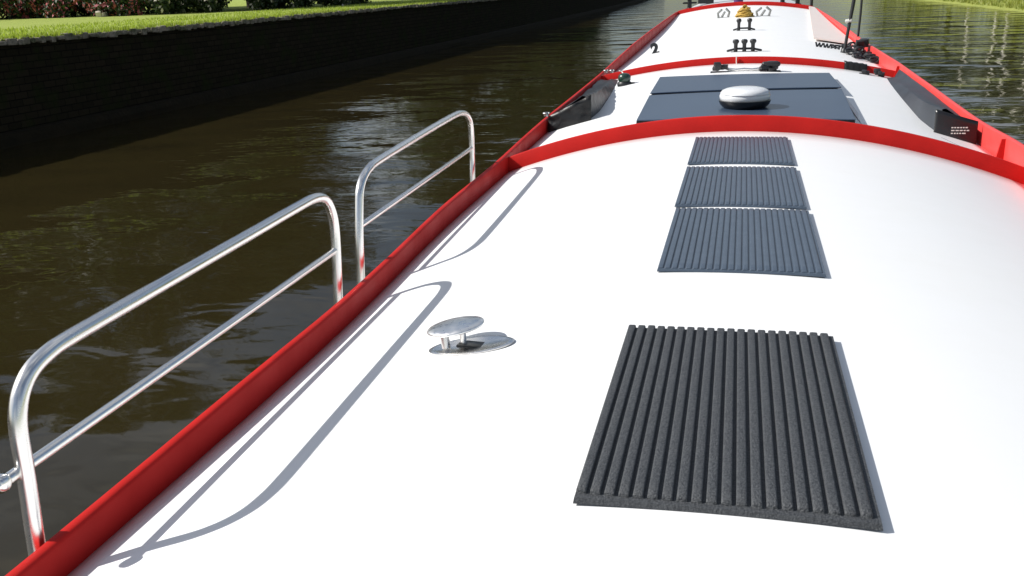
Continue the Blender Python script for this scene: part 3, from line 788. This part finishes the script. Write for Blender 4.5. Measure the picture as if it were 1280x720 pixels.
# tall trees behind the flower bed, left: seen as dark reflections and as shade on the lawn
for i,(x,y,s) in enumerate([(-57,52,1.12),(-48,56,1.12),(-40,55,.94),(-33,54,.76),(-62,66,1.15),(-47,72,1.0),(-36,66,.82),(-32,62,.80)]):
    plant('broad','tall_tree',x,y,.55,q.uniform(0,6),s,'tall dark broadleaf tree behind the flower bed on the left bank, mirrored in the canal','tree','tall trees behind the left flower bed')
for i,(x,y,s) in enumerate([(-32,97,1.65),(-30,101,1.3),(-33,112,1.85),(-29,122,1.5),(-33,134,2.1),(-30,146,1.8),(-33,158,2.4),(-31,171,2.1),(-34,185,2.5),(-36,202,2.3),(-42,228,2.6)]):
    plant('mid','bank_tree',x,y,.6,q.uniform(0,6),s,'smaller green tree far along the left bank beyond the lawn','tree','smaller trees far along the left bank')
for i,(x,y,s) in enumerate([(29,62,.95),(33,72,1.1),(28,82,.95),(34,93,1.2),(29,104,1.0),(35,116,1.3),(30,128,1.05),(36,142,1.3),(30,156,1.1),(33,172,1.2),(31,190,1.2),(33,212,1.3),(32,240,1.3)]):
    plant('mid','bank_tree',x,y,.4,q.uniform(0,6),s,'green tree in the row at the top of the right bank','tree','trees along the right bank')
for i,(x,y,s) in enumerate([(27,46,.95),(29,54,1.1)]):
    plant('willow','willow',x,y,.3,q.uniform(0,6),s,'pale drooping willow on the right bank','tree','willows on the right bank')
for i,(x,y,s) in enumerate([(24.3,88,.8),(24.6,93,.8),(24.2,99,.75),(24.4,104,.8),(24.5,117,.8),(24.6,84,.7)]):
    plant('birch','birch_tree',x,y,-.3,q.uniform(0,6),s,'white-trunked birch at the water side of the right bank','tree','white birches on the right bank')

SH={'red':crown_mesh('red_shrub_mesh',2.4,1.7,.05,3000,.12,12,[M['leaf_dark'],M['petal_pink']],12,flower=.26,dens=.35),
    'white':crown_mesh('white_shrub_mesh',2.0,1.6,.05,2600,.12,13,[M['leaf_dark'],M['petal_white']],12,flower=.10,dens=.35),
    'green':crown_mesh('green_shrub_mesh',2.2,1.7,.05,2600,.13,14,[M['leaf_dark']],12,dens=.35)}
def shrub(kind,x,y,s,label,group):
    r=empty('flowering_shrub' if kind!='green' else 'shrub',(x,y,.52),q.uniform(0,6)); r.scale=(s,s,s)
    o=bpy.data.objects.new('foliage',SH[kind]); COL.objects.link(o); o.parent=r; tag(r,label,'shrub',group)
for i,(x,y) in enumerate([(-53.5,51.0),(-51,50.5),(-48.6,50.4),(-46.3,50.1),(-44,50.2),(-41.6,49.8),(-39.4,49.6),(-37,49.2),(-34.6,48.8)]):
    shrub('red',x,y,q.uniform(.95,1.2),'pink and red flowering shrub at the back of the sunlit lawn on the left bank','red flowering shrubs in the left bed')
for i,(x,y) in enumerate([(-32.2,48.4),(-30.4,50.4),(-28.4,52.6),(-27.2,55.5),(-26.4,59)]):
    shrub('white',x,y,q.uniform(.8,1.1),'dark shrub with pale flowers where the flower bed turns along the canal','white flowering shrubs in the left bed')
for i,(x,y) in enumerate([(-50,53.5),(-45.5,53.2),(-41,52.6),(-36.5,52),(-32.5,52.2),(-29.5,56),(-55,54),(-27.9,62),(-28,66)]):
    shrub('green',x,y,q.uniform(1.2,1.5),'dark green shrub behind the flowering ones in the left bed','green shrubs in the left bed')
o=lump(MB(),(0,0,.1),(.15,.1,.15),3,6,.25).build('garden_stone',M['petal_white']); o.location=(-35.6,47.6,.55); tag(o,'pale stone at the foot of the red flowering shrubs','stone')

# ------------------------------------------------------------------ sky, sun, camera
w=bpy.data.worlds.new('World'); sc.world=w; w.use_nodes=True; nt=w.node_tree; bg=nt.nodes['Background']
SUN=Vector((-1,-.20,.81)).normalized()
el=math.asin(SUN.z); az=math.atan2(SUN.x,SUN.y)
sky=nt.nodes.new('ShaderNodeTexSky'); sky.sky_type='NISHITA'; sky.sun_disc=False
sky.sun_elevation=el; sky.sun_rotation=az; sky.air_density=1.; sky.dust_density=1.5
# a few bright fair-weather clouds mixed into the sky
tc=nt.nodes.new('ShaderNodeTexCoord'); mp=nt.nodes.new('ShaderNodeMapping'); mp.inputs['Scale'].default_value=(1,1,2.6)
nz=nt.nodes.new('ShaderNodeTexNoise'); nz.inputs['Scale'].default_value=2.3; nz.inputs['Detail'].default_value=7; nz.inputs['Roughness'].default_value=.55
rp=nt.nodes.new('ShaderNodeValToRGB'); rp.color_ramp.elements[0].position=.47; rp.color_ramp.elements[1].position=.66
mx=nt.nodes.new('ShaderNodeMix'); mx.data_type='RGBA'; mx.inputs['B'].default_value=(7.5,7.8,8.2,1)
nt.links.new(tc.outputs['Generated'],mp.inputs[0]); nt.links.new(mp.outputs[0],nz.inputs['Vector']); nt.links.new(nz.outputs['Fac'],rp.inputs[0])
nt.links.new(rp.outputs['Color'],mx.inputs['Factor']); nt.links.new(sky.outputs[0],mx.inputs['A']); nt.links.new(mx.outputs['Result'],bg.inputs['Color'])
bg.inputs['Strength'].default_value=.075
sl=bpy.data.lights.new('sun','SUN'); sl.energy=4.8; sl.angle=math.radians(.5); sl.color=(1.,.965,.91)
so=bpy.data.objects.new('sun',sl); COL.objects.link(so); so.rotation_euler=SUN.to_track_quat('Z','Y').to_euler(); so.location=(-20,-6,20)

cd=bpy.data.cameras.new('camera'); cam=bpy.data.objects.new('camera',cd); COL.objects.link(cam)
cd.sensor_width=36; cd.lens=32.3005; cd.clip_start=.05; cd.clip_end=5000
f_,pi_,ya_,ro_=1148.46,.3143,-.2498,-.0415
F=Vector((math.sin(ya_)*math.cos(pi_),math.cos(ya_)*math.cos(pi_),-math.sin(pi_)))
Rv=Vector((math.cos(ya_),-math.sin(ya_),0)); Uv=Rv.cross(F)
R2=Rv*math.cos(ro_)+Uv*math.sin(ro_); U2=-Rv*math.sin(ro_)+Uv*math.cos(ro_)
mw=Matrix((R2,U2,-F)).transposed().to_4x4(); mw.translation=Vector((0,0,1.2)); cam.matrix_world=mw
sc.camera=cam
sc.render.engine='CYCLES'
sc.view_settings.view_transform='Standard'; sc.view_settings.look='None'; sc.view_settings.gamma=1; sc.view_settings.use_curve_mapping=False
sc.view_settings.exposure=.34
